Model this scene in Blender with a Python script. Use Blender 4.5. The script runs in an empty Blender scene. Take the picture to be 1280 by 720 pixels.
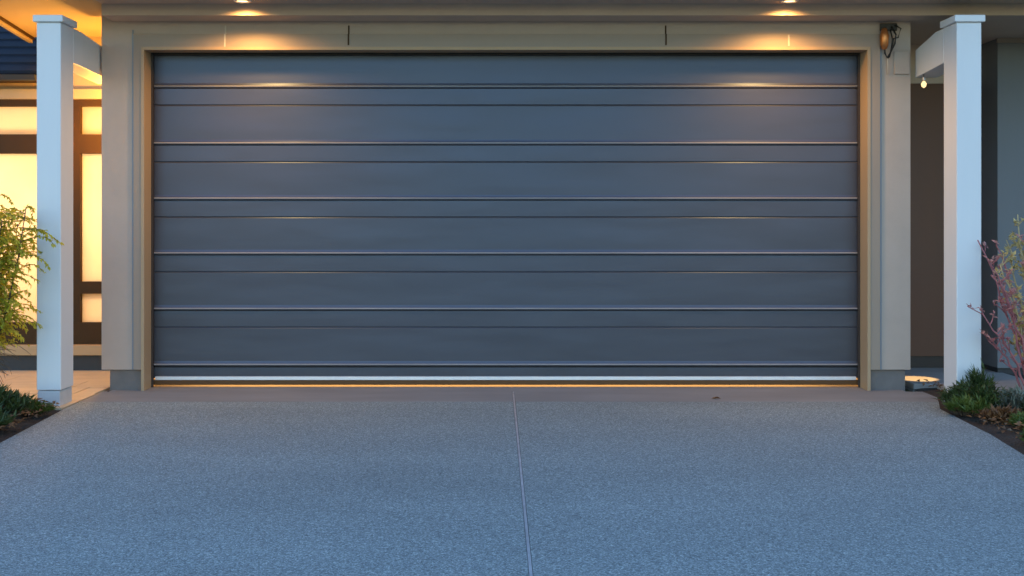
import bpy, bmesh, math, random
from mathutils import Vector, Matrix
random.seed(7)
R = math.radians
scene = bpy.context.scene
col = scene.collection

# ------------------------------------------------------------------ survey
# Distances were surveyed on a 10-unit range and scaled to metres by K.
K = 0.75
EXPO = 2.5
LG = 2 ** -EXPO          # lamp gain that goes with that exposure
EYE = 1.137
def dY(d): return d * K
def pX(x, d): return (x - 626.0) * d / 1830.0
def pZ(y, d): return EYE + (280.0 - y) * d / 1830.0

# ------------------------------------------------------------------ mesh helpers
def box(bm, x0, x1, y0, y1, z0, z1):
    v = [bm.verts.new(p) for p in ((x0,y0,z0),(x1,y0,z0),(x1,y1,z0),(x0,y1,z0),
                                   (x0,y0,z1),(x1,y0,z1),(x1,y1,z1),(x0,y1,z1))]
    for f in ((0,3,2,1),(4,5,6,7),(0,1,5,4),(1,2,6,5),(2,3,7,6),(3,0,4,7)):
        bm.faces.new([v[i] for i in f])
    return bm

def prism_x(bm, prof, x0, x1):
    """profile of (y,z) swept along x"""
    a = [bm.verts.new((x0, y, z)) for y, z in prof]
    b = [bm.verts.new((x1, y, z)) for y, z in prof]
    n = len(prof)
    for i in range(n):
        j = (i+1) % n
        bm.faces.new((a[i], a[j], b[j], b[i]))
    bm.faces.new(a[::-1]); bm.faces.new(b)
    bmesh.ops.recalc_face_normals(bm, faces=bm.faces[:])
    return bm

def poly_z(bm, pts, z0, z1):
    a = [bm.verts.new((x, y, z0)) for x, y in pts]
    b = [bm.verts.new((x, y, z1)) for x, y in pts]
    n = len(pts)
    for i in range(n):
        j = (i+1) % n
        bm.faces.new((a[i], a[j], b[j], b[i]))
    bm.faces.new(a[::-1]); bm.faces.new(b)
    bmesh.ops.recalc_face_normals(bm, faces=bm.faces[:])
    return bm

def tube(bm, pts, r0, r1=None, n=6):
    if r1 is None: r1 = r0
    pts = [Vector(p) for p in pts]
    rings = []
    m = len(pts)
    for i, p in enumerate(pts):
        t = (pts[min(i+1, m-1)] - pts[max(i-1, 0)])
        if t.length < 1e-9: t = Vector((0,0,1))
        t.normalize()
        u = t.cross(Vector((0.31, 0.17, 0.93)))
        if u.length < 1e-3: u = t.cross(Vector((1,0,0)))
        u.normalize(); w = t.cross(u)
        r = r0 + (r1-r0) * i / max(1, m-1)
        rings.append([bm.verts.new(p + u*r*math.cos(2*math.pi*k/n) + w*r*math.sin(2*math.pi*k/n)) for k in range(n)])
    for a, b in zip(rings, rings[1:]):
        for k in range(n):
            bm.faces.new((a[k], a[(k+1)%n], b[(k+1)%n], b[k]))
    bm.faces.new(rings[0][::-1]); bm.faces.new(rings[-1])
    return bm

def lathe(bm, prof, c, n=24):
    """profile of (r,z) about the vertical through c"""
    rings = []
    for r, z in prof:
        if r < 1e-6:
            rings.append([bm.verts.new((c[0], c[1], c[2]+z))])
        else:
            rings.append([bm.verts.new((c[0]+r*math.cos(2*math.pi*k/n), c[1]+r*math.sin(2*math.pi*k/n), c[2]+z)) for k in range(n)])
    for a, b in zip(rings, rings[1:]):
        for k in range(n):
            l = (k+1) % n
            if len(a) == 1 and len(b) == 1: continue
            if len(a) == 1: bm.faces.new((a[0], b[k], b[l]))
            elif len(b) == 1: bm.faces.new((a[k], a[l], b[0]))
            else: bm.faces.new((a[k], a[l], b[l], b[k]))
    bmesh.ops.recalc_face_normals(bm, faces=bm.faces[:])
    return bm

def leaf(bm, p, d, up, L, W, fold=0.25):
    """folded pointed leaf starting at p along d"""
    d = d.normalized()
    s = d.cross(up)
    if s.length < 1e-3: s = d.cross(Vector((1,0,0)))
    s.normalize(); n = s.cross(d).normalized()
    droop = -n * L * 0.12
    a = bm.verts.new(p)
    m1 = bm.verts.new(p + d*L*0.45)
    t = bm.verts.new(p + d*L + droop)
    l = bm.verts.new(p + d*L*0.42 + s*W*0.5 + n*W*fold)
    r = bm.verts.new(p + d*L*0.42 - s*W*0.5 + n*W*fold)
    bm.faces.new((a, m1, l)); bm.faces.new((m1, t, l))
    bm.faces.new((a, r, m1)); bm.faces.new((m1, r, t))

def obj(name, bm, mat, parent=None, bevel=0.0, smooth=False):
    me = bpy.data.meshes.new(name)
    bm.to_mesh(me); bm.free()
    o = bpy.data.objects.new(name, me)
    col.objects.link(o)
    me.materials.append(mat)
    if smooth:
        for p in me.polygons: p.use_smooth = True
    if bevel:
        b = o.modifiers.new('bevel', 'BEVEL'); b.width = bevel; b.segments = 2
        b.limit_method = 'ANGLE'; b.angle_limit = R(40)
    if parent is not None:
        o.parent = parent
        o.matrix_parent_inverse = Matrix.Translation(-Vector(parent.location))
    return o

def thing(name, label, cat, loc, group=None):
    o = bpy.data.objects.new(name, None); col.objects.link(o)
    o.location = loc; o.empty_display_size = 0.1
    o['label'] = label; o['category'] = cat
    if group: o['group'] = group
    return o
def tag(o, label, cat, group=None):
    o['label'] = label; o['category'] = cat
    if group: o['group'] = group
    return o
def structure(o): o['kind'] = 'structure'; return o
def B(): return bmesh.new()

# ------------------------------------------------------------------ materials
def mat(name, base, rough=0.6, var=0.12, scale=6.0, bump=0.0, bscale=80.0, metallic=0.0, coat=0.0, spec=0.5, stretch=(1,1,1), dist=0.002):
    m = bpy.data.materials.new(name); m.use_nodes = True
    nt = m.node_tree; N = nt.nodes; L = nt.links
    b = N['Principled BSDF']
    tc = N.new('ShaderNodeTexCoord'); mp = N.new('ShaderNodeMapping')
    mp.inputs['Scale'].default_value = stretch
    L.new(tc.outputs['Object'], mp.inputs['Vector'])
    n1 = N.new('ShaderNodeTexNoise'); n1.inputs['Scale'].default_value = scale
    n1.inputs['Detail'].default_value = 6; n1.inputs['Roughness'].default_value = 0.65
    L.new(mp.outputs['Vector'], n1.inputs['Vector'])
    cr = N.new('ShaderNodeValToRGB')
    e = cr.color_ramp.elements
    e[0].position = 0.25; e[1].position = 0.75
    e[0].color = (*[c*(1-var) for c in base], 1); e[1].color = (*[min(1, c*(1+var)) for c in base], 1)
    L.new(n1.outputs['Fac'], cr.inputs['Fac'])
    L.new(cr.outputs['Color'], b.inputs['Base Color'])
    b.inputs['Roughness'].default_value = rough
    b.inputs['Metallic'].default_value = metallic
    b.inputs['Specular IOR Level'].default_value = spec
    b.inputs['Coat Weight'].default_value = coat
    b.inputs['Coat Roughness'].default_value = 0.2
    mr = N.new('ShaderNodeMapRange'); mr.inputs['To Min'].default_value = rough*0.85; mr.inputs['To Max'].default_value = min(1, rough*1.15)
    L.new(n1.outputs['Fac'], mr.inputs['Value']); L.new(mr.outputs['Result'], b.inputs['Roughness'])
    if bump:
        n2 = N.new('ShaderNodeTexNoise'); n2.inputs['Scale'].default_value = bscale; n2.inputs['Detail'].default_value = 5
        L.new(mp.outputs['Vector'], n2.inputs['Vector'])
        bp = N.new('ShaderNodeBump'); bp.inputs['Strength'].default_value = bump; bp.inputs['Distance'].default_value = dist
        L.new(n2.outputs['Fac'], bp.inputs['Height']); L.new(bp.outputs['Normal'], b.inputs['Normal'])
    return m

def emit_mat(name, colr, strength):
    m = bpy.data.materials.new(name); m.use_nodes = True
    b = m.node_tree.nodes['Principled BSDF']
    b.inputs['Base Color'].default_value = (*colr, 1)
    b.inputs['Emission Color'].default_value = (*colr, 1)
    b.inputs['Emission Strength'].default_value = strength*LG
    return m

def leaf_mat(name, c0, c1, trans=0.45, scale=9.0):
    m = bpy.data.materials.new(name); m.use_nodes = True
    nt = m.node_tree; N = nt.nodes; L = nt.links
    for n in list(N):
        if n.type != 'OUTPUT_MATERIAL': N.remove(n)
    out = [n for n in N if n.type == 'OUTPUT_MATERIAL'][0]
    tc = N.new('ShaderNodeTexCoord'); n1 = N.new('ShaderNodeTexNoise')
    n1.inputs['Scale'].default_value = scale; n1.inputs['Detail'].default_value = 4
    L.new(tc.outputs['Object'], n1.inputs['Vector'])
    cr = N.new('ShaderNodeValToRGB'); e = cr.color_ramp.elements
    e[0].position = 0.32; e[1].position = 0.68; e[0].color = (*c0, 1); e[1].color = (*c1, 1)
    L.new(n1.outputs['Fac'], cr.inputs['Fac'])
    p = N.new('ShaderNodeBsdfPrincipled'); p.inputs['Roughness'].default_value = 0.5
    t = N.new('ShaderNodeBsdfTranslucent'); mx = N.new('ShaderNodeMixShader'); mx.inputs['Fac'].default_value = trans
    L.new(cr.outputs['Color'], p.inputs['Base Color']); L.new(cr.outputs['Color'], t.inputs['Color'])
    L.new(p.outputs[0], mx.inputs[1]); L.new(t.outputs[0], mx.inputs[2]); L.new(mx.outputs[0], out.inputs['Surface'])
    return m

def aggregate_mat():
    m = bpy.data.materials.new('exposed_aggregate'); m.use_nodes = True
    nt = m.node_tree; N = nt.nodes; L = nt.links
    b = N['Principled BSDF']; tc = N.new('ShaderNodeTexCoord')
    vo = N.new('ShaderNodeTexVoronoi'); vo.inputs['Scale'].default_value = 210
    L.new(tc.outputs['Object'], vo.inputs['Vector'])
    sp = N.new('ShaderNodeSeparateColor'); L.new(vo.outputs['Color'], sp.inputs['Color'])
    cr = N.new('ShaderNodeValToRGB'); e = cr.color_ramp.elements
    e[0].position = 0.0; e[0].color = (0.118, 0.148, 0.155, 1)
    e[1].position = 1.0; e[1].color = (0.45, 0.52, 0.52, 1)
    k = e.new(0.5); k.color = (0.225, 0.272, 0.278, 1); k = e.new(0.85); k.color = (0.30, 0.355, 0.365, 1)
    L.new(sp.outputs['Red'], cr.inputs['Fac'])
    # fine sand between the pebbles
    n2 = N.new('ShaderNodeTexNoise'); n2.inputs['Scale'].default_value = 60; n2.inputs['Detail'].default_value = 8; n2.inputs['Roughness'].default_value = 0.8
    L.new(tc.outputs['Object'], n2.inputs['Vector'])
    # broad weathering
    n3 = N.new('ShaderNodeTexNoise'); n3.inputs['Scale'].default_value = 1.1; n3.inputs['Detail'].default_value = 5
    mp = N.new('ShaderNodeMapping'); mp.inputs['Scale'].default_value = (0.5, 1.6, 1)
    L.new(tc.outputs['Object'], mp.inputs['Vector']); L.new(mp.outputs['Vector'], n3.inputs['Vector'])
    r3 = N.new('ShaderNodeMapRange'); r3.inputs['From Min'].default_value = 0.3; r3.inputs['From Max'].default_value = 0.7
    r3.inputs['To Min'].default_value = 0.91; r3.inputs['To Max'].default_value = 1.07
    L.new(n3.outputs['Fac'], r3.inputs['Value'])
    r2 = N.new('ShaderNodeMapRange'); r2.inputs['From Min'].default_value = 0.3; r2.inputs['From Max'].default_value = 0.7
    r2.inputs['To Min'].default_value = 0.6; r2.inputs['To Max'].default_value = 1.4
    L.new(n2.outputs['Fac'], r2.inputs['Value'])
    mu = N.new('ShaderNodeMath'); mu.operation = 'MULTIPLY'
    L.new(r2.outputs['Result'], mu.inputs[0]); L.new(r3.outputs['Result'], mu.inputs[1])
    n4 = N.new('ShaderNodeTexNoise'); n4.inputs['Scale'].default_value = 2.3; n4.inputs['Detail'].default_value = 7; n4.inputs['Roughness'].default_value = 0.7
    mp4 = N.new('ShaderNodeMapping'); mp4.inputs['Location'].default_value = (3.1, 7.7, 0)
    L.new(tc.outputs['Object'], mp4.inputs['Vector']); L.new(mp4.outputs['Vector'], n4.inputs['Vector'])
    r4 = N.new('ShaderNodeMapRange'); r4.inputs['From Min'].default_value = 0.60; r4.inputs['From Max'].default_value = 0.74
    r4.inputs['To Min'].default_value = 1.0; r4.inputs['To Max'].default_value = 0.80
    L.new(n4.outputs['Fac'], r4.inputs['Value'])
    mu2 = N.new('ShaderNodeMath'); mu2.operation = 'MULTIPLY'
    L.new(mu.outputs[0], mu2.inputs[0]); L.new(r4.outputs['Result'], mu2.inputs[1])
    mx = N.new('ShaderNodeMix'); mx.data_type = 'RGBA'; mx.blend_type = 'MULTIPLY'; mx.inputs['Factor'].default_value = 1
    L.new(cr.outputs['Color'], mx.inputs[6]); L.new(mu2.outputs[0], mx.inputs[7])
    L.new(mx.outputs[2], b.inputs['Base Color'])
    b.inputs['Roughness'].default_value = 0.75
    b.inputs['Specular IOR Level'].default_value = 0.3
    bp = N.new('ShaderNodeBump'); bp.inputs['Strength'].default_value = 0.6; bp.inputs['Distance'].default_value = 0.003
    L.new(vo.outputs['Distance'], bp.inputs['Height']); bp.invert = True
    L.new(bp.outputs['Normal'], b.inputs['Normal'])
    return m

def tile_roof_mat():
    return mat('roof_tile', (0.016, 0.022, 0.036), 0.7, 0.25, 4, 0.3, 30, spec=0.15, stretch=(0.4,1,1))

M = {}
M['taupe']   = mat('taupe_render', (0.46, 0.375, 0.315), 0.75, 0.06, 5, 0.35, 160)
M['trim']    = mat('taupe_trim', (0.32, 0.25, 0.195), 0.55, 0.05, 3, 0.08, 60, stretch=(1,1,0.2))
M['jamb']    = mat('tan_jamb', (0.42, 0.29, 0.17), 0.5, 0.08, 4, 0.08, 60, stretch=(1,1,0.2))
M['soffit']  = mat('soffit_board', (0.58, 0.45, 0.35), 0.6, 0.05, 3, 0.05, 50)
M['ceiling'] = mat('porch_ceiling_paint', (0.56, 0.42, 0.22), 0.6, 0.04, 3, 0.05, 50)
M['door']    = mat('charcoal_steel', (0.051, 0.043, 0.042), 0.40, 0.10, 2.5, 0.10, 220, spec=1.0, stretch=(0.25,1,1), dist=0.0006)
M['door'].node_tree.nodes['Principled BSDF'].inputs['Specular Tint'].default_value = (0.50, 0.68, 1.0, 1)
def waviness(m):
    nt = m.node_tree; N = nt.nodes; L = nt.links
    b = N['Principled BSDF']; src = b.inputs['Normal'].links[0].from_socket
    tc = N.new('ShaderNodeTexCoord'); mp = N.new('ShaderNodeMapping'); mp.inputs['Scale'].default_value = (0.9, 1, 3.2)
    n = N.new('ShaderNodeTexNoise'); n.inputs['Scale'].default_value = 1.6; n.inputs['Detail'].default_value = 1.5
    L.new(tc.outputs['Object'], mp.inputs['Vector']); L.new(mp.outputs['Vector'], n.inputs['Vector'])
    bp = N.new('ShaderNodeBump'); bp.inputs['Strength'].default_value = 0.3; bp.inputs['Distance'].default_value = 0.02
    L.new(n.outputs['Fac'], bp.inputs['Height']); L.new(src, bp.inputs['Normal']); L.new(bp.outputs['Normal'], b.inputs['Normal'])
waviness(M['door'])
M['strip'] = mat('brown_shade_and_plinth', (0.045, 0.033, 0.026), 0.6, 0.2, 12)  # painted shade at the door edges; also serves the recess plinth
M['highlight_bead'] = mat('lip_highlight_steel', (0.26, 0.25, 0.25), 0.75, 0.25, 2.0, spec=0.15, stretch=(0.6,1,1))  # pale colour paints the highlight along the joint lips
M['alu']     = mat('bright_aluminium', (0.80, 0.80, 0.80), 0.35, 0.04, 8, metallic=0.3)
M['rubber']  = mat('brown_rubber_seal', (0.13, 0.05, 0.010), 0.7, 0.1, 20)
M['plinth']  = mat('grey_block', (0.19, 0.168, 0.155), 0.85, 0.12, 14, 0.5, 120)
M['white']   = mat('white_post_paint', (0.74, 0.74, 0.75), 0.5, 0.035, 5, 0.12, 90, stretch=(1,1,0.15))
M['foot']    = mat('post_foot_paint', (0.55, 0.56, 0.58), 0.7, 0.08, 14, 0.3, 90)
M['frame']   = mat('bronze_window_frame', (0.055, 0.028, 0.008), 0.6, 0.12, 5, 0.1, 80, spec=0.2, stretch=(1,1,0.2))
M['sill']    = mat('oak_sill', (0.45, 0.30, 0.15), 0.5, 0.15, 7, 0.1, 70, stretch=(0.15,1,1))
M['fascia']  = mat('cream_fascia', (0.50, 0.40, 0.26), 0.55, 0.06, 4)
M['step']    = mat('dark_step', (0.03, 0.032, 0.036), 0.6, 0.2, 8, 0.3, 60)
M['roof']    = tile_roof_mat()
M['recess']  = mat('brown_cladding', (0.140, 0.062, 0.032), 0.6, 0.08, 4, 0.15, 90, stretch=(1,1,0.2))
M['bluewall']= mat('slate_cladding', (0.16, 0.17, 0.185), 0.65, 0.07, 4, 0.2, 90, stretch=(1,1,0.2))
M['soil']    = mat('mulch_soil', (0.055, 0.042, 0.032), 0.95, 0.5, 26, 1.0, 45, dist=0.03)
M['lawn']    = mat('far_lawn', (0.06, 0.085, 0.035), 0.95, 0.4, 3, 1.0, 60, dist=0.02)
M['agg']     = aggregate_mat()
M['joint']   = mat('joint_sealant', (0.40, 0.41, 0.42), 0.8, 0.3, 9, 0.3, 90)
M['apron']   = mat('smooth_apron_concrete', (0.225, 0.228, 0.23), 0.8, 0.16, 3, 0.4, 160, stretch=(0.4,1.5,1))
M['deck']    = mat('porch_paving', (0.60, 0.49, 0.33), 0.7, 0.16, 5, 0.3, 90, stretch=(0.5,2,1))
M['path']    = mat('pale_concrete', (0.30, 0.29, 0.28), 0.8, 0.15, 6, 0.4, 120)
M['dark']    = mat('dark_cable', (0.02, 0.018, 0.016), 0.5, 0.2, 20)
M['copper']  = mat('copper_shade', (0.62, 0.24, 0.08), 0.35, 0.25, 24, metallic=0.8)
M['cord']    = mat('pale_cord', (0.55, 0.50, 0.42), 0.6, 0.1, 20)
M['metal']   = mat('dull_metal', (0.35, 0.34, 0.33), 0.4, 0.1, 20, metallic=0.7)
M['plaster'] = mat('room_plaster', (0.75, 0.66, 0.50), 0.8, 0.03, 3)
M['bark']    = mat('shrub_bark', (0.10, 0.07, 0.045), 0.8, 0.3, 30, 0.4, 120)
M['redbark'] = mat('red_twig_bark', (0.36, 0.12, 0.13), 0.6, 0.3, 14, 0.3, 120)
M['tanbark'] = mat('tan_twig_bark', (0.46, 0.34, 0.17), 0.6, 0.3, 14, 0.3, 120)
M['leafA']   = leaf_mat('lime_leaf', (0.42, 0.42, 0.025), (0.80, 0.75, 0.11), 0.55)
M['leafB']   = leaf_mat('deep_green_leaf', (0.035, 0.065, 0.018), (0.085, 0.125, 0.035), 0.25)
M['leafC']   = leaf_mat('mid_green_leaf', (0.07, 0.12, 0.02), (0.16, 0.22, 0.05), 0.3)
M['leafR']   = leaf_mat('crimson_foliage', (0.36, 0.12, 0.13), (0.58, 0.30, 0.26), 0.3)
M['leafY']   = leaf_mat('straw_foliage', (0.45, 0.31, 0.09), (0.72, 0.56, 0.26), 0.3)
M['litter']  = leaf_mat('dry_leaf', (0.10, 0.045, 0.018), (0.24, 0.12, 0.05), 0.15)
M['greyleaf']= leaf_mat('silver_green_leaf', (0.11, 0.13, 0.10), (0.22, 0.24, 0.19), 0.2)

WARM = (1.0, 0.52, 0.16)

# frosted glass: light from the room behind really passes through it
def frosted():
    m = bpy.data.materials.new('frosted_glass'); m.use_nodes = True
    nt = m.node_tree; N = nt.nodes; L = nt.links
    out = N['Material Output']; p = N['Principled BSDF']
    p.inputs['Base Color'].default_value = (0.85, 0.80, 0.70, 1); p.inputs['Roughness'].default_value = 0.25
    tc = N.new('ShaderNodeTexCoord'); n = N.new('ShaderNodeTexNoise'); n.inputs['Scale'].default_value = 2.5
    L.new(tc.outputs['Object'], n.inputs['Vector'])
    cr = N.new('ShaderNodeValToRGB'); cr.color_ramp.elements[0].color = (0.8,0.76,0.68,1); cr.color_ramp.elements[1].color = (0.95,0.92,0.86,1)
    L.new(n.outputs['Fac'], cr.inputs['Fac'])
    t = N.new('ShaderNodeBsdfTranslucent'); L.new(cr.outputs['Color'], t.inputs['Color'])
    mx = N.new('ShaderNodeMixShader'); mx.inputs['Fac'].default_value = 0.82
    L.new(p.outputs[0], mx.inputs[1]); L.new(t.outputs[0], mx.inputs[2]); L.new(mx.outputs[0], out.inputs['Surface'])
    return m
M['frosted'] = frosted()

# ------------------------------------------------------------------ ground
g = structure(obj('ground', poly_z(B(), [(-300,-300),(300,-300),(300,300),(-300,300)], -0.6, -0.03), M['lawn']))
DRV = [(-2.50,-9),(2.50,-9),(2.52,dY(6.5)),(2.575,dY(7.2)),(2.645,dY(7.9)),(2.70,dY(9.0)),(2.86,dY(9.6)),(2.86,dY(9.93)),
       (-2.70,dY(9.93)),(-2.685,dY(9.0)),(-2.60,dY(7.6)),(-2.52,dY(6.5))]
JX0, JX1 = pX(641.5, 10), pX(664, 4.73)
bm = B()
def jx(y): return JX0 + (JX1-JX0)*(dY(10)-y)/(dY(10)-dY(4.73))
hw = 0.0075
yN, yF = -9, dY(9.36)
poly_z(bm, [(-2.50,-9),(jx(yN)-hw,yN),(jx(yF)-hw,yF),(-2.692,yF),(-2.685,dY(9.0)),(-2.60,dY(7.6)),(-2.52,dY(6.5))], -0.05, 0)
poly_z(bm, [(jx(yN)+hw,yN),(2.50,-9),(2.52,dY(6.5)),(2.575,dY(7.2)),(2.645,dY(7.9)),(2.70,dY(9.0)),(2.80,yF),(jx(yF)+hw,yF)], -0.05, 0)
drive = structure(obj('driveway', bm, M['agg']))
hj = 0.0058
jb = poly_z(B(), [(jx(yN)-hj,yN),(jx(yN)+hj,yN),(jx(dY(9.93))+hj,dY(9.93)),(jx(dY(9.93))-hj,dY(9.93))], -0.045, -0.003)
structure(obj('driveway_joint', jb, M['joint']))
# garage floor slab, runs out under the door as a threshold
yA = dY(9.93)
structure(obj('garage_apron', poly_z(poly_z(B(), [(-2.692,yF+0.004),(jx(yF)-hw,yF+0.004),(jx(yA)-hw,yA),(-2.70,yA)], -0.05, 0.0),
    [(jx(yF)+hw,yF+0.004),(2.80,yF+0.004),(2.86,dY(9.6)),(2.86,yA),(jx(yA)+hw,yA)], -0.05, 0.0), M['apron']))
structure(obj('side_paving', box(B(), 2.865, 3.75, dY(10.16), dY(11.3), -0.05, 0.028), M['path'], bevel=0.006))
structure(obj('garage_floor', box(B(), -2.66, 2.75, dY(9.93)+0.001, 12.6, -0.05, 0.0), M['apron']))
# porch paving: long planks of stone with open joints
bm = B()
y = dY(9.02)
k = 0
while y < dY(11.40):
    w = 0.29
    y1 = min(y + w, dY(11.40))
    x = -6.4 - random.uniform(0, 0.8)
    while x < -2.70:
        x1 = min(x + 1.2, -2.702 if y1 < dY(9.95) else -2.72)
        if x1 > x + 0.05: box(bm, x, x1-0.005, y, y1-0.006, -0.04, 0.002 + random.uniform(-0.001, 0.001))
        x += 1.2
    y = y1; k += 1
structure(obj('porch_paving', bm, M['deck']))
structure(obj('porch_subbase', box(B(), -6.6, -2.701, dY(9.02), dY(11.4), -0.06, -0.012), M['plinth']))
# garden beds: humpy soil
def bed(name, x0, x1, y0, y1, nx, ny, edge, h, seed):
    rnd = random.Random(seed)
    bm = B(); vs = []
    for j in range(ny+1):
        row = []
        for i in range(nx+1):
            yy = y0 + (y1-y0)*j/ny
            xa, xb = edge(yy)
            xx = xa + (xb-xa)*i/nx
            t = min(i, nx-i)/nx*2
            zz = -0.012 + h*min(1, t*3) + rnd.uniform(-0.012, 0.018)*(1 if 0 < i < nx else 0)
            row.append(bm.verts.new((xx, yy, zz)))
        vs.append(row)
    for j in range(ny):
        for i in range(nx):
            bm.faces.new((vs[j][i], vs[j][i+1], vs[j+1][i+1], vs[j+1][i]))
    o = obj(name, bm, M['soil'], smooth=True)
    return structure(o)
def lerp_pts(pts, y):
    for (xa, ya), (xb, yb) in zip(pts, pts[1:]):
        if ya <= y <= yb: return xa + (xb-xa)*(y-ya)/(yb-ya)
    return pts[-1][0] if y > pts[-1][1] else pts[0][0]
RE = [(2.50,-9),(2.52,dY(6.5)),(2.575,dY(7.2)),(2.645,dY(7.9)),(2.70,dY(9.0)),(2.86,dY(9.6)),(2.86,dY(9.93))]
LE = [(-2.50,-9),(-2.52,dY(6.5)),(-2.60,dY(7.6)),(-2.685,dY(9.0)),(-2.70,dY(9.93))]
bed('garden_soil', 0, 0, 2.5, dY(9.02), 30, 60, lambda y: (-5.2, lerp_pts(LE, y)-0.002), 0.03, 1)
bed('garden_soil', 0, 0, 2.5, dY(11.3), 30, 80, lambda y: (lerp_pts(RE, y)+0.002, 5.6), 0.02, 2)
structure(obj('side_path', box(B(), 3.02, 6.0, dY(9.35), dY(10.15), -0.05, 0.035), M['path'], bevel=0.006))

# ------------------------------------------------------------------ house
house = thing('house', 'taupe rendered house with lit entry windows and wide double garage under a soffit', 'house', (0, dY(10), 0))
H = house
W0, OL, AL = -2.727, -2.429, -2.503         # wall corner, opening edge, trim outer edge
W1, OR, AR = 2.798, 2.497, 2.585
yW = dY(10); yDoor = yW + 0.16
zB = 0.142; zO = 2.323; zA = 2.432; zS = 2.520; zC = 2.597
# front wall with the opening cut out (piers + lintel as one piece)
bm = B()
box(bm, W0, OL-0.022, yW, yW+0.24, zB, 2.95)
box(bm, OR+0.022, W1, yW, yW+0.24, zB, 2.95)
box(bm, OL-0.022, OR+0.022, yW, yW+0.24, zO+0.022, 2.95)
obj('garage_front_wall', bm, M['taupe'], H)
bm = B()
box(bm, W0, W0+0.2, yW+0.24, 12.9, 0.0, 2.95)
box(bm, W1-0.2, W1, yW+0.24, 12.9, 0.0, 2.95)
box(bm, W0, W1, 12.9, 13.1, 0.0, 2.95)
obj('garage_side_wall', bm, M['taupe'], H)
obj('garage_ceiling', box(B(), W0+0.2, W1-0.2, yW+0.24, 12.9, 2.70, 2.75), M['plaster'], H)
# plinth blocks
obj('plinth_block', box(B(), -2.678, OL-0.022, yW+0.02, yW+0.24, -0.02, zB-0.004), M['plinth'], H, bevel=0.004)
obj('plinth_block', box(B(), OR+0.024, 2.770, yW+0.02, yW+0.24, -0.02, zB-0.004), M['plinth'], H, bevel=0.004)
# trim (architrave) 18 mm proud of the wall, mitred
bm = B()
box(bm, AL, OL-0.006, yW-0.018, yW-0.0005, zB+0.002, zA)
box(bm, OR+0.006, AR, yW-0.018, yW-0.0005, zB+0.002, zA)
box(bm, OL-0.006, OR+0.006, yW-0.018, yW-0.0005, zO+0.006, zA)
trim = obj('door_trim', bm, M['trim'], H)
# slim metal flashing beside the trim
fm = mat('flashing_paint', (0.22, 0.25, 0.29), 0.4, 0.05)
for xf in (AL-0.014, AR+0.004):
    obj('flashing', box(B(), xf, xf+0.010, yW-0.006, yW-0.0006, zB+0.002, zA+0.03), fm, H)
# jamb lining
bm = B()
box(bm, OL-0.021, OL, yW-0.024, yW+0.20, 0.001, zO+0.021)
box(bm, OR, OR+0.021, yW-0.024, yW+0.20, 0.001, zO+0.021)
box(bm, OL+0.0005, OR-0.0005, yW-0.024, yW+0.10, zO, zO+0.0205)
obj('door_jamb', bm, M['jamb'], H)
# lintel joint straps
for xs, z0, z1 in ((282, 33, 60), (436, 33, 57), (832, 33, 57), (985, 44, 58)):
    x = pX(xs, 10)
    obj('lintel_joint', box(B(), x-0.005, x+0.005, yW-0.022, yW-0.0185, pZ(z1, 10), min(pZ(z0, 10), zA)), M['cord'] if xs in (282, 985) else M['frame'], H)
for xs in (282, 436, 832):
    x = pX(xs, 10)
    obj('lintel_joint', box(B(), x-0.005, x+0.005, yW-0.004, yW-0.0006, zA+0.001, pZ(32, 10)), M['cord'] if xs == 282 else M['frame'], H)

# dark strips standing in for the shade where the door meets the jamb
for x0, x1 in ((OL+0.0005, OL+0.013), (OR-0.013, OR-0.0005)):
    obj('side_shade_strip', box(B(), x0, x1, yDoor-0.034, yDoor-0.018, 0.004, zO-0.012), M['strip'], H)
obj('top_seal', box(B(), OL+0.001, OR-0.001, yDoor-0.034, yDoor-0.018, zO-0.011, zO+0.05), M['dark'], H)
# sectional door
gd = obj('garage_door', box(B(), OL-0.015, OR+0.015, yDoor+0.016, yDoor+0.04, 0.06, 2.44), M['door'], H)
joints = [2.470, 2.085, 1.689, 1.304, 0.922, 0.535, 0.145]
def section(z1, z0, groove=True):
    p = [(0.014, z1-0.001), (0.004, z1-0.0015), (0.0, z1-0.005)]
    if groove:
        zg = z1 - 0.118
        p += [(0.0, zg+0.005), (0.006, zg+0.0015), (0.006, zg+0.0005), (0.0, zg-0.008)]
    p += [(0.0, z0+0.036), (-0.0012, z0+0.030), (-0.0032, z0+0.022), (-0.0056, z0+0.0155), (-0.0066, z0+0.011), (-0.0066, z0+0.007), (-0.005, z0+0.002), (0.002, z0+0.0008), (0.014, z0+0.0006)]
    return [(yDoor + y, z) for y, z in p]
for i in range(6):
    s = obj('door_section', prism_x(B(), section(joints[i], joints[i+1]), OL-0.012, OR+0.012), M['door'], gd)
    zj = joints[i+1]
    highlight_bead = [(-0.0030, zj+0.0185), (-0.0062, zj+0.0172), (-0.0084, zj+0.0140), (-0.0090, zj+0.0100), (-0.0064, zj+0.0094), (-0.0020, zj+0.0150)]
    obj('lip_highlight_bead', prism_x(B(), [(yDoor+a, b) for a, b in highlight_bead], OL+0.012, OR-0.012), M['highlight_bead'], gd)  # added strip, its pale colour stands in for the lip highlight
p = [(0.014, 0.142), (0.0, 0.136), (0.0, 0.076), (0.014, 0.076)]
obj('door_section', prism_x(B(), [(yDoor+a, b) for a, b in p], OL-0.012, OR+0.012), M['door'], gd)
obj('bottom_rail', box(B(), OL+0.02, OR-0.02, yDoor-0.012, yDoor+0.0155, 0.050, 0.074), M['alu'], gd, bevel=0.002)
obj('bottom_seal', box(B(), OL+0.004, OR-0.004, yDoor-0.004, yDoor+0.03, 0.0145, 0.0495), M['rubber'], gd, bevel=0.004)

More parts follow.
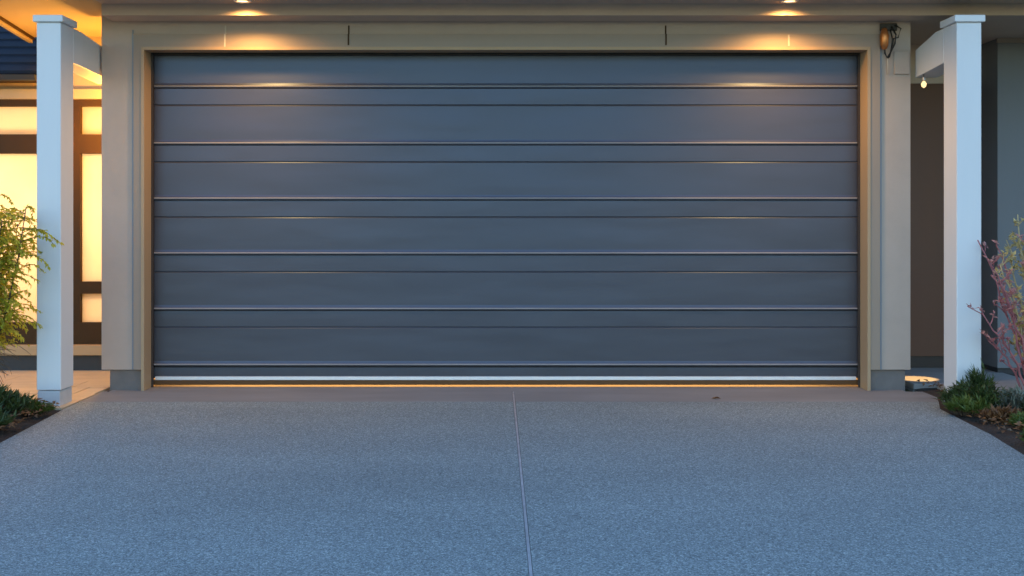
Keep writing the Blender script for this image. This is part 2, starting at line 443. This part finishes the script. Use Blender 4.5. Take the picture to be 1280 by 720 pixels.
# bulkhead box over the door, soffit in front, porch ceiling at left
yBk = dY(9.7); yFr = dY(8.92)
xBk = pX(127, 9.7)
obj('bulkhead', box(B(), xBk, 6.0, yBk, yW-0.0006, zS, 2.70), M['soffit'], H)
obj('side_soffit', box(B(), W1+0.0006, 6.0, yW, dY(11.6), zS, 2.70), M['soffit'], H)
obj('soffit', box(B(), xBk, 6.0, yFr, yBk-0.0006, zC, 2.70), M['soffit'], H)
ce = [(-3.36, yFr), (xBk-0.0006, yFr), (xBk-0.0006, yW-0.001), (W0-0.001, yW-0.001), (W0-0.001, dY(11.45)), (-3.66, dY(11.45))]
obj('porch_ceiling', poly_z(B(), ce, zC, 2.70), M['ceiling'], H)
# edge board along the porch ceiling
a = Vector((-3.36, yFr, 0)); b = Vector((-3.66, dY(11.45), 0)); d = (b-a).normalized(); n = Vector((-d.y, d.x, 0))
def strip(t0, t1, z0, z1):
    return poly_z(B(), [tuple((a+n*t0).xy), tuple((a+n*t1).xy), tuple((b+n*t1).xy), tuple((b+n*t0).xy)], z0, z1)
obj('ceiling_edge_board', strip(0.001, 0.03, 2.552, 2.72), M['fascia'], H)
obj('ceiling_edge_bead', strip(-0.012, -0.001, 2.575, zC-0.0006), M['frame'], H)
obj('front_fascia', box(B(), -3.40, 6.0, yFr-0.03, yFr-0.0006, zC-0.004, 2.78), M['trim'], H)
bm = B(); prism_x(bm, [(yFr-0.14, 2.70),(yFr-0.03,2.69),(yFr-0.031,2.80),(yFr-0.14,2.80)], -3.5, 6.1)
obj('gutter', bm, M['roof'], H)
bm = B(); prism_x(bm, [(yFr-0.06, 2.805),(10.4, 4.35),(14.2, 2.805)], -3.5, 6.2)
obj('main_roof', bm, M['roof'], H)

# entry wall at left
yE = dY(11.4)
def eX(x): return pX(x, 11.4)
def eZ(y): return pZ(y, 11.4)
XL = -6.2
bm = B()
box(bm, -3.49, W0-0.001, yE, yE+0.12, eZ(112), 2.66)          # above the head, up to the ceiling
box(bm, XL, -3.491, yE, yE+0.12, eZ(112), 2.27)
box(bm, XL, -5.2, yE, yE+0.12, 0.0, eZ(112)-0.001)
obj('entry_wall', bm, M['fascia'], H)
obj('entry_cornice', box(B(), XL, W0-0.001, yE-0.035, yE-0.001, eZ(124), eZ(112)), M['fascia'], H)
# frame: bars around the lights
panes = []
xm0, xm1 = eX(81), eX(101)
wf = B()
box(wf, -5.2, W0-0.001, yE-0.012, yE+0.09, eZ(133), eZ(124.3))            # head
box(wf, -5.2, W0-0.001, yE-0.012, yE+0.09, eZ(192), eZ(168))            # transom bar
box(wf, -5.2, W0-0.001, yE-0.012, yE+0.09, eZ(430), eZ(403))            # bottom rail
for z0, z1 in ((eZ(403), eZ(192)), (eZ(168), eZ(133))):
    box(wf, -5.2, -5.1, yE-0.01, yE+0.088, z0, z1)
    box(wf, xm0, xm1, yE-0.01, yE+0.088, z0, z1)
    box(wf, -2.87, W0-0.001, yE-0.01, yE+0.088, z0, z1)
    box(wf, -4.30, -4.24, yE-0.01, yE+0.088, z0, z1)
box(wf, xm1, -2.87, yE-0.01, yE+0.088, eZ(367), eZ(352))                 # door mid rail
frm = obj('entry_window', wf, M['frame'], H)
def pane(x0, x1, z0, z1):
    obj('pane', box(B(), x0, x1, yE+0.03, yE+0.036, z0, z1), M['frosted'], frm)
for x0, x1 in ((-5.1, -4.30), (-4.24, xm0)):
    pane(x0, x1, eZ(403), eZ(192)); pane(x0, x1, eZ(168), eZ(133))
pane(xm1, -2.87, eZ(168), eZ(133)); pane(xm1, -2.87, eZ(352), eZ(192)); pane(xm1, -2.87, eZ(403), eZ(367))
obj('entry_sill', box(B(), -5.3, W0-0.001, yE-0.07, yE+0.1, eZ(443), eZ(430)-0.001), M['sill'], H, bevel=0.004)
obj('entry_step', box(B(), -5.6, W0-0.001, yE-0.03, yE+0.12, -0.02, eZ(443)-0.001), M['step'], H)
# room behind the frosted glass
bm = B()
box(bm, -5.6, W0-0.001, yE+1.9, yE+2.0, 0.0, 2.4)
box(bm, -5.7, -5.6, yE+0.125, yE+2.0, 0.0, 2.4)
box(bm, -5.6, W0-0.001, yE+0.125, yE+1.9, 0.02, 0.1)
box(bm, -5.6, W0-0.001, yE+0.125, yE+1.9, 2.22, 2.3)
obj('room_lining', bm, M['plaster'], H)
# low wing roof over the entry window
bm = B()
c, s = math.cos(R(30)), math.sin(R(30))
y0, z0 = yE-0.20, 2.285
for i in range(17):
    t0 = i*0.17; t1 = t0 + 0.185
    pr = [(y0+t0*c, z0+t0*s+0.020), (y0+t0*c, z0+t0*s-0.004), (y0+t1*c, z0+t1*s-0.004), (y0+t1*c, z0+t1*s+0.006)]
    prism_x(bm, pr, -7.0, -3.50)
prism_x(bm, [(y0+0.05, 2.275), (y0+17*0.17*c, z0+17*0.17*s-0.01), (y0+17*0.17*c, 2.275)], -7.0, -3.505)
obj('wing_roof', bm, M['roof'], H)
obj('wing_eave', box(B(), -7.0, -3.505, y0-0.004, yE-0.002, 2.235, 2.274), M['frame'], H)
bm = B(); prism_x(bm, [(y0-0.10, 2.262), (y0-0.09, 2.222), (y0-0.005, 2.222), (y0-0.005, 2.262)], -7.0, -3.505)
obj('wing_gutter', bm, M['step'], H)

# right side return
yR, yQ = dY(10.9), dY(11.3)
xR = pX(1247, 10.9)
bm = B(); box(bm, W1+0.001, xR, yQ, yQ+0.1, 0.118, 2.218)
obj('recess_wall', bm, M['recess'], H)
obj('recess_head', box(B(), W1+0.001, xR, yQ-0.02, yQ+0.1, 2.219, zS-0.001), M['soffit'], H)
obj('recess_plinth', box(B(), W1+0.001, xR, yQ+0.015, yQ+0.1, -0.05, 0.117), M['strip'], H)
bm = B()
z = 0.065
box(bm, xR, 6.0, yR, yR+0.4, z, zS-0.001)
obj('side_wall', bm, M['bluewall'], H)
obj('side_wall_cornice', box(B(), xR-0.01, 6.0, yR-0.02, yR-0.0006, zS-0.035, zS-0.001), M['trim'], H)
obj('side_wall_plinth', box(B(), xR+0.01, 6.0, yR+0.02, yR+0.4, -0.05, 0.064), M['step'], H)
# added porch fill lamp, out of view on the garage's outer flank
lx, ly, lz = W0-0.001, dY(10.85), 1.86
bm = B(); box(bm, lx-0.02, lx, ly-0.05, ly+0.05, lz-0.09, lz+0.09)
wl = obj('porch_fill_lamp', bm, M['metal'], H, bevel=0.004)
bm = B(); lathe(bm, [(0.0,-0.08),(0.04,-0.08),(0.045,0.0),(0.04,0.08),(0.0,0.08)], (lx-0.075, ly, lz))
obj('fill_lamp_glass', bm, emit_mat('porch_fill_glass', WARM, 6), wl, smooth=True)

# ------------------------------------------------------------------ posts
def post(x0, x1, inner, label, foot):
    yP = dY(9.12); dp = 0.205; yEnd = dY(10.5) if inner > 0 else dY(10.04)
    t = thing('porch_post', label, 'post', ((x0+x1)/2, yP+dp/2, 0), 'white porch posts beside the driveway')
    zf = 0.10 if foot else 0.0
    obj('column', box(B(), x0, x1, yP, yP+dp, zf, 2.394), M['white'], t, bevel=0.006)
    o = 0.018
    obj('cap', box(B(), x0-o, x1+o, yP-o, yP+dp+o, 2.3945, 2.438), M['white'], t, bevel=0.006)
    if foot:
        obj('foot_block', box(B(), x0+0.004, x1-0.008, yP+0.004, yP+dp-0.004, -0.02, 0.096), M['foot'], t, bevel=0.004)
    prof = [(yP+dp+0.0005, 2.170), (yEnd, 2.140), (yEnd, 2.328), (yP+dp+0.13, 2.393), (yP+dp+0.0005, 2.393)]
    obj('beam', prism_x(B(), prof, x0+0.001, x1-0.001), M['white'], t, bevel=0.005)
    return t
post(pX(45.5, 9.12), pX(76, 9.12), 1, 'white square post with grey foot block beside the lit entry windows', True)
post(pX(1196, 9.12), pX(1227, 9.12), -1, 'white square post rising behind low green plants at the right', False)

# ------------------------------------------------------------------ lamps
def downlight(x, label):
    y = dY(9.55)
    t = thing('downlight', label, 'downlight', (x, y, zC), 'recessed soffit downlights')
    obj('trim_ring', lathe(B(), [(0.038,-0.001),(0.040,-0.010),(0.052,-0.010),(0.060,-0.004),(0.060,-0.001)], (x, y, zC), 28), M['alu'], t, smooth=True)
    obj('lens', lathe(B(), [(0.0,-0.006),(0.020,-0.0055),(0.0375,-0.004),(0.0375,-0.0012)], (x, y, zC), 28), emit_mat('downlight_lens', (1.0, 0.62, 0.25), 5), t, smooth=True)
    l = bpy.data.lights.new('downlight_beam', 'SPOT')
    l.energy = 112*LG; l.color = (1.0, 0.52, 0.15); l.spot_size = R(159); l.spot_blend = 1.0; l.shadow_soft_size = 0.05; l.specular_factor = 0.5
    lo = bpy.data.objects.new('downlight_beam', l); col.objects.link(lo)
    lo.location = (x, y, zC-0.016)
    lo.parent = t; lo.matrix_parent_inverse = Matrix.Translation(-Vector(t.location))
downlight(pX(303, 9.55), 'lit recessed downlight in the soffit above the left part of the garage door')
downlight(pX(987, 9.55), 'lit recessed downlight in the soffit above the right part of the garage door')

def lamp(name, kind, loc, energy, color, size=0.1, **kw):
    l = bpy.data.lights.new(name, kind); l.energy = energy*LG; l.color = color
    if kind == 'AREA':
        l.shape = 'RECTANGLE'; l.size = kw['sx']; l.size_y = kw['sy']
    else: l.shadow_soft_size = size
    o = bpy.data.objects.new(name, l); col.objects.link(o); o.location = loc
    if 'rot' in kw: o.rotation_euler = kw['rot']
    return o
lamp('porch_fill_light', 'POINT', (lx-0.16, ly, lz), 55, (1.0, 0.46, 0.06), 0.05)  # added and unseen, brightens the porch ceiling and floor
lamp('entry_room_light', 'POINT', (-3.25, yE+0.85, 1.25), 48, (1.0, 0.63, 0.29), 0.15)
lamp('entry_room_light', 'POINT', (-4.3, yE+0.85, 1.25), 48, (1.0, 0.63, 0.29), 0.15)
lamp('garage_light', 'AREA', (0.03, yDoor+0.45, 0.30), 200, (1.0, 0.48, 0.13), sx=4.6, sy=0.12, rot=(R(20), 0, 0))

# small pendant under the right beam
t = thing('pendant_lamp', 'tiny glowing glass pendant hanging under the right post beam', 'lamp', (2.855, dY(9.88), 2.149))
px, py = 2.855, dY(9.88)
obj('cord', tube(B(), [(px,py,2.150),(px,py,2.125)], 0.003), M['dark'], t)
obj('holder', lathe(B(), [(0.0,2.128),(0.010,2.126),(0.012,2.105),(0.0,2.104)], (px,py,0), 12), M['metal'], t)
obj('bulb', lathe(B(), [(0.0,2.1035),(0.010,2.098),(0.019,2.082),(0.014,2.064),(0.0,2.054)], (px,py,0), 10), emit_mat('pendant_bulb', (1.0, 0.66, 0.30), 1.4), t)
tgt = Vector((2.99, dY(10.5), 0))
sl = lamp('pendant_beam', 'SPOT', (px, py, 2.045), 600, (1.0, 0.58, 0.20), 0.008)
sl.data.spot_size = R(8.5); sl.data.spot_blend = 0.5
sl.rotation_euler = (tgt - Vector((px, py, 2.045))).to_track_quat('-Z', 'Y').to_euler()

# copper sensor lamp with loose cables on the right pier
cx = pX(1107, 9.9)
t = thing('wall_fixture', 'copper wall fixture with loose dark cables under the soffit on the right pier', 'wall light', (cx, yW, 2.40))
obj('back_plate', box(B(), cx-0.016, cx+0.10, yW-0.020, yW-0.001, 2.455, 2.505), M['dark'], t, bevel=0.004)
bm = B(); lathe(bm, [(0.0,0.085),(0.018,0.08),(0.030,0.03),(0.027,-0.03),(0.016,-0.06),(0.0,-0.065)], (cx+0.002, yW-0.045, 2.385), 16)
obj('shade', bm, M['copper'], t, smooth=True)
bm = B()
def wob(pts): return pts
tube(bm, [(cx+0.06,yW-0.022,2.48),(cx+0.075,yW-0.06,2.42),(cx+0.068,yW-0.06,2.36),(cx+0.045,yW-0.04,2.30),(cx+0.025,yW-0.03,2.27),(cx+0.012,yW-0.03,2.30),(cx+0.006,yW-0.04,2.33)], 0.006)
tube(bm, [(cx+0.085,yW-0.022,2.49),(cx+0.105,yW-0.07,2.46),(cx+0.09,yW-0.06,2.40),(cx+0.07,yW-0.03,2.40),(cx+0.06,yW-0.03,2.34),(cx+0.04,yW-0.03,2.27)], 0.005)
tube(bm, [(cx+0.05,yW-0.022,2.46),(cx+0.06,yW-0.04,2.39),(cx+0.052,yW-0.03,2.31),(cx+0.032,yW-0.028,2.265)], 0.005)
obj('cable', bm, M['dark'], t, smooth=True)
bm = B(); tube(bm, [(cx+0.032,yW-0.024,2.272),(cx+0.034,yW-0.018,2.21),(cx+0.037,yW-0.010,2.155)], 0.0035)
obj('pull_cord', bm, M['cord'], t, smooth=True)
jx0, jx1 = pX(1117, 10), pX(1136, 10)
tag(obj('junction_box', box(B(), jx0, jx1, yW-0.014, yW-0.0006, pZ(93, 10), pZ(64, 10)), M['taupe'], bevel=0.004),
    'flat taupe square cover plate on the right pier beside the loose cables', 'cover plate')

# ------------------------------------------------------------------ planting
def wander(p, d, L, n, rnd, droop=0.0, jit=0.25):
    pts = [Vector(p)]; d = Vector(d).normalized()
    for i in range(n):
        d = (d + Vector((rnd.uniform(-jit,jit), rnd.uniform(-jit,jit), rnd.uniform(-jit,jit)*0.6 - droop*(i+1)/n))).normalized()
        pts.append(pts[-1] + d*L/n)
    return pts

# left weeping shrub
rnd = random.Random(11)
base = Vector((pX(-39, 8.9), dY(8.9), 0.0))
t = thing('weeping_shrub', 'airy lime green weeping shrub in front of the lit window', 'shrub', base)
sb, lf = B(), B()
for s in range(32):
    a = rnd.uniform(0, 2*math.pi); tilt = rnd.uniform(0.04, 0.26)
    d = Vector((math.cos(a)*tilt, math.sin(a)*tilt*0.45, 1))
    main = wander(base + Vector((rnd.uniform(-.05,.05), rnd.uniform(-.04,.04), -0.02)), d, rnd.uniform(1.0, 1.40), 9, rnd, 0.05, 0.10)
    tube(sb, main, 0.009, 0.003, 5)
    for k in range(3, 10):
        for q in range(6):
            p = main[k].lerp(main[k-1], rnd.random())
            a2 = rnd.uniform(0, 2*math.pi)
            tw = wander(p, (math.cos(a2), math.sin(a2)*0.6, rnd.uniform(0.1, 0.7)), rnd.uniform(0.12, 0.28), 7, rnd, 0.30, 0.30)
            tube(sb, tw, 0.0028, 0.001, 4)
            for i in range(1, 8):
                for r_ in range(7):
                    if rnd.random() < 0.12: continue
                    pp = tw[i].lerp(tw[i-1], rnd.random())
                    if pp.z < 0.36 + 0.12*rnd.random(): continue
                    dd = (tw[i]-tw[i-1]).normalized() + Vector((rnd.uniform(-1,1), rnd.uniform(-1,1), rnd.uniform(-0.9,0.4)))
                    leaf(lf, pp, dd, Vector((rnd.uniform(-.6,.6), rnd.uniform(-.6,.6), 1)), rnd.uniform(0.018, 0.034), rnd.uniform(0.009, 0.015))
obj('stem', sb, M['bark'], t, smooth=True)
obj('foliage', lf, M['leafA'], t)

# right shrub: bare crimson and straw twigs
rnd = random.Random(5)
base = Vector((pX(1292, 9.0), dY(9.0), 0.0))
t = thing('twiggy_shrub', 'sparse shrub of crimson and straw coloured twigs beside the right post', 'shrub', base)
red, tan, rl, yl = B(), B(), B(), B()
goals = [((1222,300),'r'),((1228,392),'r'),((1238,330),'r'),((1250,352),'r'),((1232,420),'r'),((1258,300),'y'),((1250,330),'y'),((1272,268),'y'),((1275,310),'y'),
         ((1262,370),'y'),((1290,290),'y'),((1300,320),'y'),((1310,280),'r'),((1330,330),'y'),((1245,306),'r'),((1320,400),'y'),((1268,400),'y'),((1340,380),'r'),
         ((1283,345),'y'),((1278,375),'r'),((1286,300),'r')]
for (gx, gy), kind in goals:
    dd = 9.0 + rnd.uniform(-0.25, 0.25)
    tip = Vector((pX(gx, dd), dY(dd), pZ(gy, dd)))
    b0 = base + Vector((rnd.uniform(-.03,.03), rnd.uniform(-.03,.03), -0.01))
    pts = []
    n = 10
    for i in range(n+1):
        f = i/n
        p = b0.lerp(tip, f)
        p.z += math.sin(f*math.pi)*0.05; p.x += (f*f-f)*-0.06
        p += Vector((rnd.uniform(-1,1), rnd.uniform(-1,1), rnd.uniform(-1,1)))*0.014*(1 if 0 < i < n else 0)
        pts.append(p)
    tw = red if kind == 'r' else tan
    lv = rl if kind == 'r' else yl
    tube(tw, pts, 0.0085, 0.0035, 6)
    for i in range(4, n+1):
        for q in range(2):
            if rnd.random() < 0.25: continue
            o = pts[i].lerp(pts[i-1], rnd.random())
            a2 = rnd.uniform(0, 2*math.pi)
            sp = wander(o, (math.cos(a2), math.sin(a2)*0.6, rnd.uniform(0.5, 1.3)), rnd.uniform(0.03, 0.11), 3, rnd, 0.0, 0.25)
            tube(tw, sp, 0.0038, 0.0022, 5)
            for r_ in range(5 if kind == 'r' else 9):
                d2 = Vector((rnd.uniform(-1,1), rnd.uniform(-1,1), rnd.uniform(-.3,1.2)))
                leaf(lv, sp[-1].lerp(sp[rnd.randrange(1,3)], rnd.random()*0.8), d2, Vector((rnd.uniform(-.6,.6), -0.5, 1)), rnd.uniform(0.022,0.045), rnd.uniform(0.012,0.022))
obj('crimson_twig', red, M['redbark'], t, smooth=True)
obj('straw_twig', tan, M['tanbark'], t, smooth=True)
obj('crimson_foliage', rl, M['leafR'], t)
obj('straw_foliage', yl, M['leafY'], t)

def clump(x, d, rad, hgt, n, material, label, seed, L=(0.03,0.07), W=(0.008,0.016), spiky=0.5, name='groundcover_plant'):
    rnd = random.Random(seed)
    X, Y = x, dY(d)
    t = thing(name, label, 'plant', (X, Y, 0), 'low plants edging the driveway')
    st, lf = B(), B()
    for i in range(n):
        a = rnd.uniform(0, 2*math.pi); r = rad*math.sqrt(rnd.random())
        b0 = Vector((X + r*0.6*math.cos(a), Y + r*0.6*math.sin(a), 0.005))
        hh = hgt*(1 - 0.6*(r/rad)**2)*rnd.uniform(0.6, 1.1)
        tip = Vector((X + r*math.cos(a)+rnd.uniform(-.02,.02), Y + r*math.sin(a), hh))
        pts = [b0, b0.lerp(tip, 0.5)+Vector((0,0,hh*0.15)), tip]
        tube(st, pts, 0.0025, 0.001, 4)
        for q in range(9):
            f = rnd.uniform(0.35, 1.0)
            p = pts[0].lerp(pts[1], f*2) if f < 0.5 else pts[1].lerp(pts[2], f*2-1)
            dd = Vector((math.cos(a)*0.6 + rnd.uniform(-1,1), math.sin(a)*0.6 + rnd.uniform(-1,1), rnd.uniform(-0.1, 1)+spiky))
            leaf(lf, p, dd, Vector((rnd.uniform(-.5,.5), rnd.uniform(-.5,.5), 1)), rnd.uniform(*L), rnd.uniform(*W))
    obj('stem', st, M['bark'], t); obj('foliage', lf, material, t)
    return t
LS = 'low plants edging the driveway'
# left bed
clump(-3.00, 8.55, 0.27, 0.17, 240, M['leafB'], 'dark green spiky clump at the foot of the left post', 21, spiky=0.8)
clump(-2.86, 7.95, 0.20, 0.13, 180, M['leafB'], 'dark green tuft at the left driveway edge in front of the spiky clump', 22)
clump(-3.25, 8.05, 0.22, 0.16, 170, M['leafC'], 'mid green mound under the weeping shrub at the left edge', 23)
clump(-2.765, 8.72, 0.10, 0.06, 60, M['leafC'], 'small flat green tuft against the left post foot block', 24, L=(0.025,0.05))
clump(-2.78, 7.45, 0.14, 0.09, 110, M['greyleaf'], 'low greyish tuft nearest the camera at the left driveway edge', 25)
# right bed
clump(2.90, 8.92, 0.20, 0.17, 200, M['leafB'], 'dark green clump covering the foot of the right post', 31, spiky=0.5)
clump(2.95, 9.0, 0.07, 0.26, 40, M['leafB'], 'upright tuft of narrow leaves against the right post', 32, L=(0.05,0.09), W=(0.007,0.012), spiky=1.6)
clump(2.78, 8.7, 0.13, 0.09, 110, M['leafC'], 'mid green tuft spilling onto the right driveway edge', 33)
clump(3.09, 8.75, 0.16, 0.13, 130, M['greyleaf'], 'silvery green clump right of the dark clump by the post', 34)
clump(2.96, 8.1, 0.15, 0.08, 120, M['leafC'], 'bright green low mound near the right picture edge', 35, L=(0.02,0.045))
clump(3.20, 8.5, 0.17, 0.13, 130, M['leafB'], 'dark green clump under the twiggy shrub', 36)
clump(2.88, 8.38, 0.11, 0.06, 70, M['litter'], 'reddish brown withered clump at the right driveway edge', 37)
clump(2.80, 7.45, 0.13, 0.07, 90, M['leafC'], 'low green tuft nearest the camera at the right driveway edge', 38)
# leaf litter on both beds: uncountable
rnd = random.Random(3)
bm = B()
for i in range(1500):
    if rnd.random() < 0.5:
        y = rnd.uniform(4.5, dY(9.0)); x = lerp_pts(LE, y) - abs(rnd.gauss(0, 0.35)) - 0.01; 
    else:
        y = rnd.uniform(4.5, dY(10.8)); x = lerp_pts(RE, y) + abs(rnd.gauss(0, 0.4)) + 0.01
        if (x > 3.0 and dY(9.3) < y < dY(10.2)) or y > dY(10.1): continue
    leaf(bm, Vector((x, y, 0.045 + rnd.uniform(-0.01, 0.012))), Vector((rnd.uniform(-1,1), rnd.uniform(-1,1), rnd.uniform(-.2,.5))), Vector((rnd.uniform(-.6,.6), rnd.uniform(-.6,.6), 1)), rnd.uniform(0.02,0.055), rnd.uniform(0.012,0.028))
o = obj('leaf_litter', bm, M['litter']); o['kind'] = 'stuff'
o['label'] = 'brown dead leaves scattered over the garden beds'
# one dead leaf on the driveway
bm = B()
dl = 1.137*1830/(499-280)
X, Y = pX(895, dl), dY(dl)
leaf(bm, Vector((X-0.02, Y, 0.004)), Vector((1, 0.2, 0.10)), Vector((0,0.2,1)), 0.055, 0.034, 0.3)
leaf(bm, Vector((X-0.03, Y+0.01, 0.004)), Vector((1, -0.5, 0.05)), Vector((0,-0.3,1)), 0.035, 0.02, 0.3)
tag(obj('fallen_leaf', bm, M['litter']), 'small brown dead leaf lying on the driveway before the garage door', 'leaf')

# ------------------------------------------------------------------ sky, sun, camera
w = bpy.data.worlds.new('World'); scene.world = w; w.use_nodes = True
nt = w.node_tree; N = nt.nodes; L = nt.links
bg = N['Background']
sky = N.new('ShaderNodeTexSky'); sky.sky_type = 'NISHITA'; sky.sun_disc = False
SUN_EL, SUN_AZ = 5.0, 20.0
sky.sun_elevation = R(SUN_EL); sky.sun_rotation = R(SUN_AZ)
sky.ozone_density = 2.0; sky.dust_density = 0.3; sky.air_density = 1.0
tint = N.new('ShaderNodeMix'); tint.data_type = 'RGBA'; tint.blend_type = 'MULTIPLY'; tint.inputs['Factor'].default_value = 1
tint.inputs[7].default_value = (0.91, 0.925, 1.06, 1)
L.new(sky.outputs[0], tint.inputs[6]); L.new(tint.outputs[2], bg.inputs['Color'])
bg.inputs['Strength'].default_value = 0.15

sd = bpy.data.lights.new('sun', 'SUN'); sd.energy = 0.02; sd.angle = R(10); sd.color = (1.0, 0.85, 0.7)
so = bpy.data.objects.new('sun', sd); col.objects.link(so)
az, el = R(SUN_AZ), R(SUN_EL)
sdir = Vector((math.sin(az)*math.cos(el), math.cos(az)*math.cos(el), math.sin(el)))
so.rotation_euler = (-sdir).to_track_quat('-Z', 'Y').to_euler()
so.location = (0, 5, 6)

cam = bpy.data.cameras.new('camera'); co = bpy.data.objects.new('camera', cam); col.objects.link(co)
co.location = (0, 0, EYE); co.rotation_euler = (R(90), 0, 0)
cam.sensor_width = 36; cam.lens = 36*1830*K/1280
cam.shift_x = 14/1280; cam.shift_y = -80/1280
cam.clip_start = 0.05; cam.clip_end = 2000
scene.camera = co
vs = scene.view_settings
vs.view_transform = 'Standard'; vs.look = 'None'; vs.gamma = 1; vs.use_curve_mapping = False
vs.exposure = EXPO
scene.cycles.use_denoising = True
scene.cycles.max_bounces = 8
scene.cycles.sample_clamp_indirect = 6
